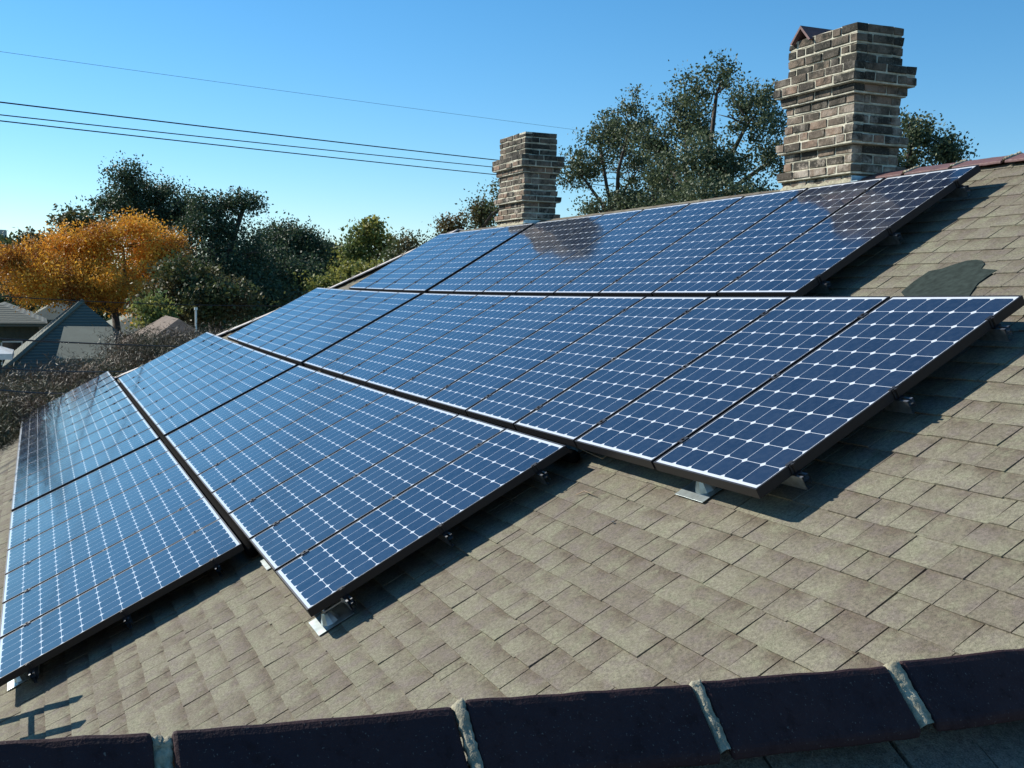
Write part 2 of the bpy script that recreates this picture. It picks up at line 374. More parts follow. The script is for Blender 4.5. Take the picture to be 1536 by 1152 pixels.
for i in range(8):
    a = tiles[-1][1] + NP([0, 0.012 + 0.375 * i, -0.02 * i]); hp(cap_tile(a, a + NP([0, 0.36, -0.02]), FL, FR, 0.102, 0.016, M_CLAY))

# main ridge
AM = math.radians(20); MF = NP([0, -math.cos(AM), -math.sin(AM)]); MBk = NP([0, math.cos(AM), -math.sin(AM)])
x = -3.6; BIG = (4.39, 5.19); SMALL = (-1.61, -0.80)
while x < 12.3:
    x2 = x + 0.44
    if not any(c0 - 0.02 < q < c1 + 0.02 for c0, c1 in (BIG, SMALL) for q in (x + .02, x2 - .02, (x + x2) / 2)):
        za = float(roofmap(x, V_R, 0)[2]); zb = float(roofmap(x2, V_R, 0)[2])
        A, B = NP([x, RY, za + (0.035 if x > 5 else -0.015)]), NP([x2 - 0.03, RY, zb + (0.035 if x > 5 else -0.015)])
        o = hp(cap_tile(A, B, MF, MBk, 0.15, 0.018, M_CLAY2)); mortar_bead(B, B + NP([0.03, 0, 0]), MF, MBk, 0.14, o, 0.012)
    x = x2
# hips
def hip_caps(P, Q, sgn):
    P, Q = NP(P), NP(Q); d = Q - P; L = np.linalg.norm(d); d /= L; n = int(L / 0.42); side = np.cross(d, NP([0, 0, 1])); side /= np.linalg.norm(side)
    upv = np.cross(side, d); a = math.radians(16); f1 = side * math.cos(a) - upv * math.sin(a); f2 = -side * math.cos(a) - upv * math.sin(a)
    for i in range(n):
        A = P + d * (L * i / n + 0.01) + upv * 0.045; B = P + d * (L * (i + 1) / n - 0.02) + upv * 0.045
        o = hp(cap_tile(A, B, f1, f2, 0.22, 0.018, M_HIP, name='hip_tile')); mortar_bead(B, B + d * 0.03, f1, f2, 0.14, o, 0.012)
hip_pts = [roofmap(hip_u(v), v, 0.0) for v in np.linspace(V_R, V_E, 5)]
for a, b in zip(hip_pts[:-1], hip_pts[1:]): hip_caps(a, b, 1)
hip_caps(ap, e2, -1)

# exposed felt where tabs have blown away, lying over the courses
def felt(pts):
    pts = NP(pts); V = [roofmap(u, v, 0.013) for u, v in pts] + [roofmap(u, v, 0.006) for u, v in pts]; n = len(pts)
    return V, [tuple(range(n))] + [(i, n + i, n + (i + 1) % n, (i + 1) % n) for i in range(n)]
def uvp(px, py):
    d = CAM_M.T @ NP([(px - 768) / FPX, (py - 576) / FPX, 1.0]); h = -H0
    for _ in range(20):
        k = (h - CAM_POS @ NN) / (d @ NN); q = CAM_POS + k * d; h = float(hh(q[0], q @ VD)) - H0
    return q[0], q @ VD
fp = [uvp(*p) for p in ((1353, 441), (1372, 425), (1395, 409.5), (1414, 406), (1434, 399), (1451, 394), (1466, 392.5), (1475, 394), (1478, 399), (1473, 406), (1497, 408), (1482, 418), (1468, 428), (1459, 441), (1452, 452), (1362, 452))]
V, F = felt(fp); o = hp(link('felt_patch', mesh('felt_patch', V, F), M_FELT)); o['label'] = 'bare dark green grey felt where shingle tabs are missing'

# ------------------------------------------------------------------ chimneys
OFFS = [0, .004, 0, .002, .075, .078, .034, .004, 0, .006, .016, .052, .004, .004, .044, 0.010, 0.004, 0, 0, 0, 0]
def chimney(x0, x1, y0, y1, ztop, zbot, seed, label, cap=False):
    r = np.random.default_rng(seed); global rng; keep = rng; rng = r
    hc = (ztop - zbot) / 16.0; b = MB(); z = ztop
    cx, cy = (x0 + x1) / 2, (y0 + y1) / 2
    for k, of in enumerate(OFFS):
        X0, X1, Y0, Y1 = x0 - of, x1 + of, y0 - of, y1 + of; zc = z - hc / 2; hh_ = hc / 2 - 0.0085; bw = 0.095
        for side in range(4):
            Ls = (X1 - X0) if side in (0, 2) else (Y1 - Y0) - 2 * bw
            s = 0.0; off = 0.5 if k % 2 else 1.0; first = True
            while s < Ls - 0.02:
                l = 0.205 if not first else 0.205 * off
                if r.random() < 0.12: l *= 0.52
                if Ls - s - l < 0.07: l = Ls - s
                e0, e1_ = (0.007 if s < 1e-6 else 0.0), (0.007 if Ls - s - l < 1e-6 else 0.0); first = False; c = s + l / 2 + (e1_ - e0) / 2; hl = l / 2 - 0.007 + (e0 + e1_) / 2; ins = r.uniform(-.002, .004); t = r.random()
                if k < 5: t = 0.35 + 0.65 * t
                dz = r.normal(0, 0.0015)
                if k == 0 and r.random() < 0.25: hz = hh_ * 0.7
                else: hz = hh_
                zc2 = zc + dz - (hh_ - hz)
                if side == 0: b.box((X0 + c, Y0 + bw / 2 - ins, zc2), (hl, bw / 2, hz), a=t, jit=.0022)
                if side == 2: b.box((X0 + c, Y1 - bw / 2 + ins, zc2), (hl, bw / 2, hz), a=t, jit=.0022)
                if side == 1: b.box((X1 - bw / 2 + ins, Y0 + bw + c, zc2), (bw / 2, hl, hz), a=t, jit=.0022)
                if side == 3: b.box((X0 + bw / 2 - ins, Y0 + bw + c, zc2), (bw / 2, hl, hz), a=t, jit=.0022)
                s += l
        z -= hc
    nb = len(b.F)
    z = ztop - 0.006
    for k, of in enumerate(OFFS):      # mortar body, one slab per course, inset, hollow flue on top
        X0, X1, Y0, Y1 = x0 - of + .006, x1 + of - .006, y0 - of + .006, y1 + of - .006; e = 0.0 if k % 2 else 0.0006
        z2 = z - hc
        if k < 4:
            tk = 0.10
            for (c, h) in ((((X0 + X1) / 2, Y0 + tk / 2), ((X1 - X0) / 2, tk / 2)), (((X0 + X1) / 2, Y1 - tk / 2), ((X1 - X0) / 2, tk / 2)),
                           ((X0 + tk / 2, cy), (tk / 2, (Y1 - Y0) / 2 - tk)), ((X1 - tk / 2, cy), (tk / 2, (Y1 - Y0) / 2 - tk))):
                b.box((c[0], c[1], (z + z2) / 2), (h[0], h[1], (z - z2) / 2 - .0002))
        else: b.box((cx, cy, (z + z2) / 2), ((X1 - X0) / 2, (Y1 - Y0) / 2, (z - z2) / 2 - .0002))
        z = z2
    me = mesh('chimney', b.V, b.F); fattr(me, 'tint', b.A)
    me.materials.append(M_BRICK); me.materials.append(M_BMORT)
    me.polygons.foreach_set('material_index', [0] * nb + [1] * (len(b.F) - nb))
    o = link('chimney', me); hp(o); o['label'] = label
    m = o.modifiers.new('bevel', 'BEVEL'); m.width = 0.004; m.segments = 1; m.limit_method = 'ANGLE'
    # smeared lime mortar fillet round the foot
    f = MB(); V = []; F = []; K = 22
    for i in range(K + 1):
        xx = x0 - .02 + (x1 - x0 + .04) * i / K; hz = zbot + 0.030 + r.uniform(-.012, .012)
        V += [(xx, y0 - 0.012 - r.uniform(0, .006), hz), (xx, y0 - 0.035 + r.uniform(-.006, .006), zbot - 0.02), (xx, y0 - .09, zbot - .09)]
    for i in range(K):
        a = i * 3; F += [(a, a + 1, a + 4, a + 3), (a + 1, a + 2, a + 5, a + 4)]
    fo = link('mortar_fillet', mesh('mortar_fillet', V, F, True), M_MORT); fo.parent = o
    fl = MB(); zz = zbot
    fl.box((x1 + .012, (y0 + y1) / 2, zz - .02), (.0015, (y1 - y0) / 2 + .01, .075)); fl.box((x1 + .05, (y0 + y1) / 2 - .02, zz + .01), (.04, (y1 - y0) / 2, .004)); q = fl.build('flashing', M_GALV); q.parent = o
    if cap:
        c = MB(); gy0, gy1 = y0 - .03, y1 - .02; gx = x0 + .17
        for sg in (-1, 1):
            c.add([(gx, gy0, ztop + .095), (gx + sg * .125, gy0, ztop - .03), (gx + sg * .125, gy1, ztop - .03), (gx, gy1, ztop + .095),
                   (gx, gy0, ztop + .070), (gx + sg * .105, gy0, ztop - .035), (gx + sg * .105, gy1, ztop - .035), (gx, gy1, ztop + .070)],
                  [(0, 1, 2, 3), (4, 7, 6, 5), (0, 4, 5, 1), (3, 2, 6, 7), (1, 5, 6, 2), (0, 3, 7, 4)])
        q = c.build('flue_cover', M_CLAY2); q.parent = o; q['label'] = 'small gabled clay cover over the flue'
    rng = keep
chimney(BIG[0], BIG[1], 0.20, 0.63, 1.205, 0.035, 3, 'large nearer brick chimney with a gabled flue cover', True)
chimney(SMALL[0], SMALL[1], 0.20, 0.63, 1.165, 0.03, 8, 'smaller looking farther brick chimney where the wires pass behind')

# ------------------------------------------------------------------ solar panels
PL, PW, GU, GV, GAP, FT = 1.559, 0.798, 0.021275, 0.046759, 0.13224, 0.044
def frame_me():
    b = MB(); t = 0.009; hx, hy = PW / 2, PL / 2
    for sx in (-1, 1): b.box((sx * (hx - t / 2), 0, -FT / 2), (t / 2, hy, FT / 2))
    for sy in (-1, 1): b.box((0, sy * (hy - t / 2), -FT / 2), (hx - t - .0002, t / 2, FT / 2))
    for sy in (-1, 1): b.box((0, sy * (hy - .022), -FT + .001), (hx - t - .001, .0125, .001))
    return mesh('panel_frame', b.V, b.F)
FRM = frame_me(); FRM.materials.append(M_FRAME)
b = MB(); b.box((0, 0, -0.0045), (PW / 2 - .0092, PL / 2 - .0092, .003)); LAM = mesh('laminate', b.V, b.F); LAM.materials.append(M_CELL)
b = MB(); b.box((0, PL / 2 - .16, -.02), (.05, .04, .012)); JB = mesh('junction_box', b.V, b.F); JB.materials.append(M_CABLE)
ROWS = [(-4, 8), (-6, 10), (-8, 8), (-10, 6)]
RN = ['top row along the ridge', 'second row from the top', 'third row from the top', 'lowest row']
ORD = ['first', 'second', 'third', 'fourth', 'fifth', 'sixth', 'seventh', 'eighth', 'ninth', 'tenth', 'eleventh', 'twelfth', 'thirteenth', 'fourteenth', 'fifteenth', 'sixteenth']
def uedge(i, side):     # left edge of the panel right of divider i
    base = i * (PW + GU) + (GAP / 2 - GU / 2 if (i > 0 or (i == 0 and side > 0)) else -GAP / 2 + GU / 2)
    return base
def ucent(i): return i * (PW + GU) + (GAP / 2 - GU / 2 + GU / 2 + PW / 2 if i >= 0 else -GAP / 2 + GU / 2 + GU / 2 + PW / 2)
def vtop(r): return r * (PL + GV)
def frame_at(u, v):
    e = 0.3; tu = RP(u + e, v) - RP(u - e, v); tv = RP(u, v + e) - RP(u, v - e); tu /= np.linalg.norm(tu)
    n = np.cross(tu, -tv); n /= np.linalg.norm(n); y = np.cross(n, tu); return tu, y, n
def panel(r, i):
    u = ucent(i); v = vtop(r) + PL / 2
    c = (RP(u, vtop(r)) + RP(u, vtop(r) + PL)) / 2; tu, y, n = frame_at(u, v)
    o = empty('solar_panel'); o.matrix_world = Matrix([[tu[k], y[k], n[k], c[k]] for k in range(3)] + [[0, 0, 0, 1]])
    k = ROWS[r][1] - 1 - i
    pos = f'{ORD[k]} from the right' if k else 'rightmost'
    if i == ROWS[r][0]: pos = 'leftmost'
    extra = ''
    tag(o, f'blue solar panel, {pos} in the {RN[r]}', 'solar panel', 'solar panels in four stepped rows')
    for nm, me in (('frame', FRM), ('laminate', LAM), ('junction_box', JB)):
        c_ = bpy.data.objects.new(nm, me); COL.objects.link(c_); c_.parent = o
for r, (a, b_) in enumerate(ROWS):
    for i in range(a, b_): panel(r, i)

# rails with clamps and mounts
RV = [0.20, 0.79, 1.37]; RVN = ['upper', 'middle', 'lower']
def rail(r, j):
    a, b_ = ROWS[r]; v = vtop(r) + RV[j]; ua = ucent(a) - PW / 2 - .03; ub = ucent(b_ - 1) + PW / 2 + .050 + random.uniform(-.004, .02)
    base = RP(ub, v, -.12); root = empty('mounting_rail', tuple(base))
    tag(root, f'aluminium {RVN[j]} rail under the {RN[r]}, cut end showing', 'mounting rail', 'rails carrying the solar panels')
    inv = Matrix.Translation(-Vector(base))
    def part(o): o.parent = root; o.matrix_parent_inverse = inv; return o
    # open C profile: local (along -v, w)
    prof = [(-.017, -FT - .002), (-.006, -FT - .002), (-.006, -FT - .006), (-.014, -FT - .006), (-.014, -FT - .022), (.014, -FT - .022), (.014, -FT - .006), (.006, -FT - .006), (.006, -FT - .002), (.017, -FT - .002),
            (.017, -FT - .062), (.0, -FT - .062), (.0, -FT - .059), (.0135, -FT - .059), (.0135, -FT - .0255), (-.0135, -FT - .0255), (-.0135, -FT - .045), (-.017, -FT - .045)]
    n = 26; us_ = np.linspace(ua, ub, n); V = []; F = []; m = len(prof)
    for u in us_:
        for dv, w in prof: V.append(RP(u, v + dv, w))
    for i in range(n - 1):
        for k in range(m): F.append((i * m + k, i * m + (k + 1) % m, (i + 1) * m + (k + 1) % m, (i + 1) * m + k))
    part(link('rail_bar', mesh('rail_bar', V, F), M_ALU))
    def block(name, u, v_, w, h, mat, bev=.001):
        tu, y, nn = frame_at(u, v_); R = np.stack([tu, y, nn], 1); b = MB(); b.box(RP(u, v_, w), h, R); return part(b.build(name, mat, bevel=bev))
    # end clamps and the clamps between panels
    for u, sg in ((ucent(b_ - 1) + PW / 2 - .006, 1), (ua + .037, -1)):
        tu, y, nn = frame_at(u, v); R = np.stack([tu, y, nn], 1); b = MB()
        b.box(RP(u - .004 * sg, v, .0015), (.009, .017, .0022), R); b.box(RP(u + .009 * sg, v, -FT / 2), (.0022, .017, FT / 2), R); b.box(RP(u + .017 * sg, v, -FT + .002), (.010, .017, .002), R)
        b.tube([RP(u + .014 * sg, v, -FT), RP(u + .014 * sg, v, .004)], .0045); b.tube([RP(u + .014 * sg, v, -.006), RP(u + .014 * sg, v, .003)], .0075)
        part(b.build('end_clamp', M_FRAME))
    for i in range(a + 1, b_):
        if i == 0: continue
        u = ucent(i) - PW / 2 - GU / 2; tu, y, nn = frame_at(u, v); R = np.stack([tu, y, nn], 1); b = MB()
        b.box(RP(u, v, .0025), (.019, .022, .0025), R); b.tube([RP(u, v, .003), RP(u, v, .011)], .0068); part(b.build('mid_clamp', M_FRAME))
    # roof mounts: galvanised flashing with a raised cone and an L foot
    for q, um in enumerate(np.arange(ub - (.62 if j < 2 else (.62, .62, .17, .36)[r]), ua, -1.35)):
        if q > 3: break
        vm = v + .05; tu, y, nn = frame_at(um, vm); R = np.stack([tu, y, nn], 1)
        if j == 2: vm = v + .12
        b = MB(); b.box(RP(um - .02, vm - .01, -H0 + .016), (.115, .10, .0012), R)
        fo = part(b.build('roof_mount', M_GALV, bevel=.0006))
        b = MB(); K = 10; c0 = RP(um, vm, -H0 + .017)
        Vc = []; 
        for lv, (rad, hgt) in enumerate(((.062, 0), (.048, .022), (.03, .048), (.026, .052))):
            for k in range(K):
                t = 2 * math.pi * k / K; Vc.append(c0 + tu * rad * math.cos(t) + y * rad * .8 * math.sin(t) + nn * hgt)
        Fc = [(l * K + k, l * K + (k + 1) % K, (l + 1) * K + (k + 1) % K, (l + 1) * K + k) for l in range(3) for k in range(K)] + [tuple(range(3 * K, 4 * K))]
        b.add(Vc, Fc); co_ = b.build('flashing_cone', M_GALV); co_.parent = fo
        b = MB(); b.tube([RP(um, vm, -H0 + .06), RP(um, vm, -.062)], .007); b.box(RP(um, (vm + v) / 2, -.0905 + .004), (.02, abs(vm - v) / 2 + .012, .003), R); b.box(RP(um, v + .0205, -.075), (.02, .003, .022), R)
        lf = b.build('l_foot', M_ALU); lf.parent = fo
for r in range(4):
    for j in range(3): rail(r, j)

for r in range(1, 4):  # black tubes added so the gaps between rows read as deep shade
    a, b_ = ROWS[r]; a0, b0 = ROWS[r - 1]; v = vtop(r) - GV / 2; b = MB()
    b.tube([RP(u, v, -.098) for u in np.linspace(ucent(max(a, a0)) - .38, ucent(min(b_, b0) - 1) + .36, 26)], .036, 8)
    o = b.build('gap_shade_tube', M_BLK, smooth=True); tag(o, f'black filler added to darken the gap between the {RN[r - 1].split(" along")[0].split(" from")[0]} and the one below', 'gap filler', 'added fillers darkening the gaps between panel rows')

# loose wire below the second row
wp = [uvp(*p) for p in ((842, 684), (870, 690), (893, 697), (912, 703), (918, 700), (930, 692))]
ws = [-.055, -.06, -.085, -.10, -.095, -.06]
b = MB(); b.tube([RP(u, v, w) for (u, v), w in zip([uvp(842, 684)] + wp[1:], ws)], .0022, 5)
o = b.build('loose_wire', M_TWINE, smooth=True); tag(o, 'thin tan wire hanging loose below the corner of the third panel row', 'wire')

def litter(name, label, cat, pts, w, r, mat):
    b = MB(); b.tube([roofmap(u, v, 0.016 + k) for (u, v), k in zip([uvp(*p) for p in pts], w)], r, 5); tag(b.build(name, mat, smooth=True), label, cat)
litter('dry_twig', 'thin dry twig lying on the shingles under the second row of panels', 'twig', [(866, 746), (880, 742), (900, 750)], (0, .006, .002), (.002, .0035, .001), M_TWINE)
u_, v_ = uvp(920, 787); c_ = roofmap(u_, v_, .016)
lm_ = mesh('fallen_leaf', [c_ + NP(q) for q in ((-.012, 0, 0), (0, -.008, .004), (.014, .002, .001), (.002, .010, .006), (0, 0, -.001))], [(0, 1, 4), (1, 2, 4), (2, 3, 4), (3, 0, 4)])
tag(link('fallen_leaf', lm_, M_CABLE), 'small dark curled leaf lying on the tan shingles below the twig', 'leaf')

# ladder leaning on the eave, left of the frame: its top throws the shadow at the bottom left
lad = empty('ladder', (5.19, -7.25, -7.3)); tag(lad, 'aluminium ladder leaning against the eave beside the lowest row of panels', 'ladder')
bpy.context.view_layer.update()
D = NP([0, 0.268, 0.963]); tips = [NP([4.91, -5.66, -2.53]), NP([5.27, -5.66, -2.53])]
def lp(o): o.parent = lad; o.matrix_parent_inverse = Matrix.Translation(-lad.location)
Rl = np.stack([NP([1, 0, 0]), np.cross(D, NP([1, 0, 0])), D], 1)
for t in tips:
    b = MB(); b.box(t - D * 2.4, (.014, .034, 2.4), Rl); lp(b.build('side_rail', M_ALU, bevel=.003))
for k in range(14):
    z = .30 + .30 * k
    if z < 4.7:
        b = MB(); b.tube([tips[0] - D * z, tips[1] - D * z], .017, 8); lp(b.build('rung', M_ALU))

# ------------------------------------------------------------------ foliage
def leaf_mat(name, a, b, c=None, trans=0.25, rough=0.6):
    t = NT(name); f = t.attr('tint'); o = t.co()
    col = t.mix(t.ramp(f, 0, 1), a, b)
    if c: col = t.mix(t.ramp(t.noise(0.55, 3, 0.6, o), 0.47, 0.62), col, c)
    t.base(col); t.set(rough=rough, spec=0.35)
    tr = t.new('ShaderNodeBsdfTranslucent'); t.l(col, tr.inputs[0]); mx = t.new('ShaderNodeMixShader'); mx.inputs[0].default_value = trans
    out = t.n['Material Output']; t.l(t.b.outputs[0], mx.inputs[1]); t.l(tr.outputs[0], mx.inputs[2]); t.l(mx.outputs[0], out.inputs[0]); return t.m
L_OAK = leaf_mat('oak_leaf', (0.040, 0.066, 0.034), (0.15, 0.18, 0.088))
L_OAKD = leaf_mat('dark_oak_leaf', (0.026, 0.050, 0.026), (0.085, 0.125, 0.060))
L_GOLD = leaf_mat('golden_leaf', (0.55, 0.24, 0.02), (0.95, 0.53, 0.07), (0.36, 0.15, 0.03), 0.28)
L_OLIVE = leaf_mat('olive_leaf', (0.045, 0.065, 0.022), (0.11, 0.13, 0.045), (0.14, 0.10, 0.04))
L_YEL = leaf_mat('yellow_green_leaf', (0.16, 0.18, 0.04), (0.36, 0.33, 0.08), (0.12, 0.17, 0.06), 0.35)
L_BROWN = leaf_mat('brown_twig_leaf', (0.060, 0.040, 0.026), (0.15, 0.105, 0.066), (0.085, 0.092, 0.046), 0.1)
M_BARK = plain('bark', (0.07, 0.055, 0.042), 0.95, 0, 0.4, 6)

def leaves(name, cent, size, parent, mat, r, long=1.6, up=0.35):
    n = len(cent); d = r.normal(size=(n, 3)); d[:, 2] += up; d /= np.linalg.norm(d, axis=1, keepdims=True)
    q = r.normal(size=(n, 3)); s = np.cross(d, q); s /= np.linalg.norm(s, axis=1, keepdims=True)
    L = size * r.uniform(.6, 1.3, (n, 1)); Wd = L / long * .5
    V = np.stack([cent, cent + d * L * .45 + s * Wd, cent + d * L, cent + d * L * .5 - s * Wd], 1)
    me = quads(name, V); fattr(me, 'tint', r.uniform(0, 1, n)); return link(name, me, mat, parent)

def tree(name, label, cat, base, lobes, nclus, nleaf, lsize, mat, seed, group=None, crad=0.35, trunk_r=0.25, sprig=0.4, shell=0.45, twig=True, long=1.6, fork=0.45):
    """trunk and limbs reaching into every lobe, leaf clusters at the twig ends"""
    r = np.random.default_rng(seed); base = NP(base, float); root = empty(name, tuple(base)); tag(root, label, cat, group)
    lobes = [(NP(c, float) - base, NP(s, float) if hasattr(s, '__len__') else NP([s, s, s], float)) for c, s in lobes]
    vol = NP([np.prod(s) ** (2 / 3) for _, s in lobes]); prob = vol / vol.sum()
    low = min(c[2] - s[2] for c, s in lobes); mean = sum(c * p for (c, _), p in zip(lobes, prob))
    fk = NP([mean[0] * .5, mean[1] * .5, max(low * 0.9 + mean[2] * 0.1, mean[2] * fork)])
    tb = MB(); bend = r.normal(0, .15, 3) * [1, 1, 0]
    tb.tube([(0, 0, -.3), fk * .5 + bend, fk], [trunk_r * 1.15, trunk_r * .9, trunk_r * .75], 8)
    cl = []; hubs = []
    for (c, s), p in zip(lobes, prob):
        k = max(3, int(round(40 * p)))
        mid = fk + (c - fk) * .5 + r.normal(0, .12, 3) * s; hub = c - NP([0, 0, s[2] * .25])
        tb.tube([fk, mid, hub], [trunk_r * .5, trunk_r * .36, trunk_r * .24], 6)
        for _ in range(k):
            d = r.normal(size=3); d[2] = abs(d[2]) * .8; d /= np.linalg.norm(d); e = c + d * s * r.uniform(.55, .85)
            m2 = (hub + e) / 2 + r.normal(0, .10, 3) * s; tb.tube([hub, m2, e], [trunk_r * .17, trunk_r * .10, trunk_r * .04], 5); hubs.append((hub, m2, e))
    # clusters, on uneven shells
    sub = []
    for c, s in lobes:      # every lobe breaks into smaller uneven boughs
        for _ in range(7):
            d = r.normal(size=3); d /= np.linalg.norm(d); sub.append((c + d * s * r.uniform(.35, .85), s * r.uniform(.26, .50)))
    lobes = lobes + sub; vol = NP([np.prod(s) ** (2 / 3) for _, s in lobes]); vol[:len(lobes) - len(sub)] *= .45; prob = vol / vol.sum()
    which = r.choice(len(lobes), nclus, p=prob); P = []; 
    for w in which:
        c, s = lobes[w]; d = r.normal(size=3); d /= np.linalg.norm(d)
        rad = (shell + (1 - shell) * r.random() ** .6) * (1 + .16 * math.sin(d[0] * 5 + w) + .14 * math.sin(d[1] * 6 + 2 * w) + .12 * math.sin(d[2] * 7 + w * 3))
        P.append(c + d * s * rad)
    P = NP(P); per = np.maximum(3, r.poisson(nleaf, nclus)); sz = np.repeat(crad * r.uniform(.5, 1.35, nclus), per)
    C = np.repeat(P, per, 0) + np.clip(r.normal(size=(per.sum(), 3)), -1.6, 1.6) * sz[:, None] * [1, 1, .7]
    if twig:      # thin upward sprigs break the outline
        ns = int(nclus * sprig); k = r.choice(nclus, ns)
        for i in k:
            d = r.normal(size=3) * .5; d[2] = abs(d[2]) + .6; d /= np.linalg.norm(d); tb.tube([P[i] - d * crad * .6, P[i] + d * crad * 1.6], [lsize * .07, lsize * .03], 3, cap=False)
            m = 16; tt = r.uniform(0, 1, (m, 1)); C = np.concatenate([C, P[i] - d * crad * .4 + d * crad * 2.0 * tt + r.normal(0, lsize * .35, (m, 3))])
    leaves('crown', C, lsize, root, mat, r, long); tb.build('trunk', M_BARK, root, smooth=True)
    return root

def lobe(px, py, D, rx, ry, dep=0.8):
    """a crown lobe seen at (px, py), its half sizes given in photo pixels at distance D"""
    c = at(px, py, D); s = D / FPX; hx = rx * s; return (c, (hx * dep, hx, ry * s))
def foot(px, D, z=-7.3): 
    p = at(px, 430, D); return (p[0], p[1], z)

BG = 'trees beyond the ridge'
tree('oak_tree', 'tall live oak rising behind the ridge between the two chimneys', 'tree', foot(1040, 24), [lobe(1075, 130, 24, 55, 42), lobe(1120, 175, 23, 55, 50), lobe(1030, 180, 25, 50, 48), lobe(1160, 225, 24, 35, 55), lobe(1060, 260, 23, 75, 50), lobe(1000, 255, 25, 45, 50), lobe(1110, 300, 22, 85, 35), lobe(1010, 310, 24, 60, 30), lobe(985, 210, 25, 34, 42)],
     440, 66, .070, L_OAK, 31, crad=.165, trunk_r=.15, shell=.2, fork=.62)
tree('oak_tree', 'loose crowned live oak right of the smaller chimney with thin sprigs on top', 'tree', foot(920, 27), [lobe(900, 205, 27, 42, 36), lobe(945, 180, 26, 40, 38), lobe(875, 255, 27, 40, 45), lobe(945, 260, 28, 55, 48), lobe(905, 312, 26, 75, 32), lobe(985, 295, 27, 50, 40)],
     310, 62, .070, L_OAK, 32, crad=.165, trunk_r=.12, shell=.2, fork=.62)
tree('oak_tree', 'leafy oak showing just right of the big chimney', 'tree', foot(1370, 23), [lobe(1368, 205, 23, 26, 30), lobe(1345, 250, 23, 36, 22)], 62, 62, .07, L_OAK, 33, crad=.17, trunk_r=.15)
tree('oak_tree', 'small sprig of oak above the ridge tiles at the right', 'tree', foot(1415, 23), [lobe(1420, 228, 23, 22, 20)], 40, 52, .07, L_OAK, 34, crad=.16, trunk_r=.12)
tree('oak_tree', 'grey green oak top standing left of the smaller chimney', 'tree', foot(715, 32), [lobe(724, 328, 32, 26, 24), lobe(675, 342, 32, 18, 15), lobe(755, 300, 31, 9, 36)], 85, 46, .085, L_OLIVE, 35, crad=.26, trunk_r=.15)
tree('oak_tree', 'small bushy tree top at the left end of the ridge', 'tree', foot(612, 36), [lobe(614, 372, 36, 20, 15), lobe(592, 386, 36, 16, 9)], 45, 40, .09, L_OLIVE, 36, crad=.28, trunk_r=.13)
tree('cypress_tree', 'open yellow green tree standing alone against the sky left of the roof', 'tree', foot(552, 62), [lobe(552, 352, 62, 26, 18), lobe(532, 378, 62, 20, 15), lobe(572, 372, 62, 16, 18), lobe(548, 400, 62, 24, 14)], 170, 20, .22, L_YEL, 37, crad=.38, trunk_r=.28, shell=.5, fork=.7)
tree('oak_tree', 'tallest dark oak on the left with an open ragged top', 'tree', foot(215, 58), [lobe(195, 272, 58, 42, 22), lobe(190, 305, 58, 50, 28), lobe(245, 290, 58, 40, 24), lobe(275, 310, 57, 30, 24), lobe(235, 335, 58, 70, 26)],
     300, 62, .13, L_OAKD, 38, crad=.34, trunk_r=.45, shell=.3, fork=.75)
tree('oak_tree', 'dark oak with a flat spreading top next to the tallest oak', 'tree', foot(335, 54), [lobe(330, 305, 54, 38, 20), lobe(365, 308, 54, 30, 16), lobe(320, 345, 54, 50, 32), lobe(345, 395, 53, 70, 45), lobe(300, 420, 53, 50, 50), lobe(262, 372, 55, 45, 36), lobe(235, 415, 55, 45, 40)],
     600, 60, .13, L_OAKD, 39, crad=.40, trunk_r=.42, shell=.3, fork=.7)
tree('oak_tree', 'round topped dark oak in the middle of the far tree line', 'tree', foot(430, 60), [lobe(425, 362, 60, 45, 26), lobe(460, 372, 60, 24, 28), lobe(400, 400, 58, 60, 36), lobe(440, 430, 56, 60, 32), lobe(385, 450, 52, 60, 30)],
     600, 60, .15, L_OAKD, 40, crad=.52, trunk_r=.4, shell=.3)
tree('oak_tree', 'low dark tree ending the far tree line beside the yellow green tree', 'tree', foot(495, 66), [lobe(495, 382, 66, 24, 12), lobe(480, 405, 66, 36, 20), lobe(515, 395, 66, 14, 14)], 200, 24, .22, L_OAKD, 41, crad=.5, trunk_r=.25)
tree('shrub', 'yellowing low shrub below the yellow green tree', 'shrub', foot(535, 56), [lobe(530, 415, 56, 28, 14), lobe(490, 432, 54, 30, 14), lobe(560, 408, 56, 18, 9)], 150, 26, .18, L_YEL, 42, crad=.4, trunk_r=.12, twig=False)
tree('oak_tree', 'hazy grey green tree behind the golden tree', 'tree', foot(115, 85), [lobe(120, 340, 85, 30, 18), lobe(60, 375, 85, 40, 14), lobe(25, 382, 85, 30, 12)], 170, 24, .32, L_OLIVE, 43, crad=.7, trunk_r=.3)
tree('golden_tree', 'broad golden orange autumn tree beside the neighbouring roofs', 'tree', foot(190, 50), [lobe(185, 362, 50, 75, 30), lobe(110, 385, 50, 70, 36), lobe(238, 385, 51, 45, 34), lobe(28, 405, 50, 48, 32), lobe(60, 435, 49, 48, 22), lobe(140, 425, 49, 70, 36), lobe(215, 405, 51, 60, 40), lobe(205, 448, 51, 40, 24)],
     880, 70, .12, L_GOLD, 44, crad=.34, trunk_r=.20, shell=.4, twig=False, long=1.9)
tree('olive_tree', 'dull olive green bushy tree right of the golden tree', 'tree', foot(290, 44), [lobe(290, 430, 44, 55, 40), lobe(330, 455, 43, 55, 32), lobe(245, 455, 44, 40, 34)], 420, 28, .15, L_OLIVE, 45, crad=.36, trunk_r=.25, shell=.35)
tree('broadleaf_bush', 'bright leaved bush with sunlit leaves beside the golden tree trunk', 'shrub', foot(235, 41), [lobe(232, 468, 41, 26, 22)], 70, 26, .16, L_YEL, 46, crad=.22, trunk_r=.08, twig=False)
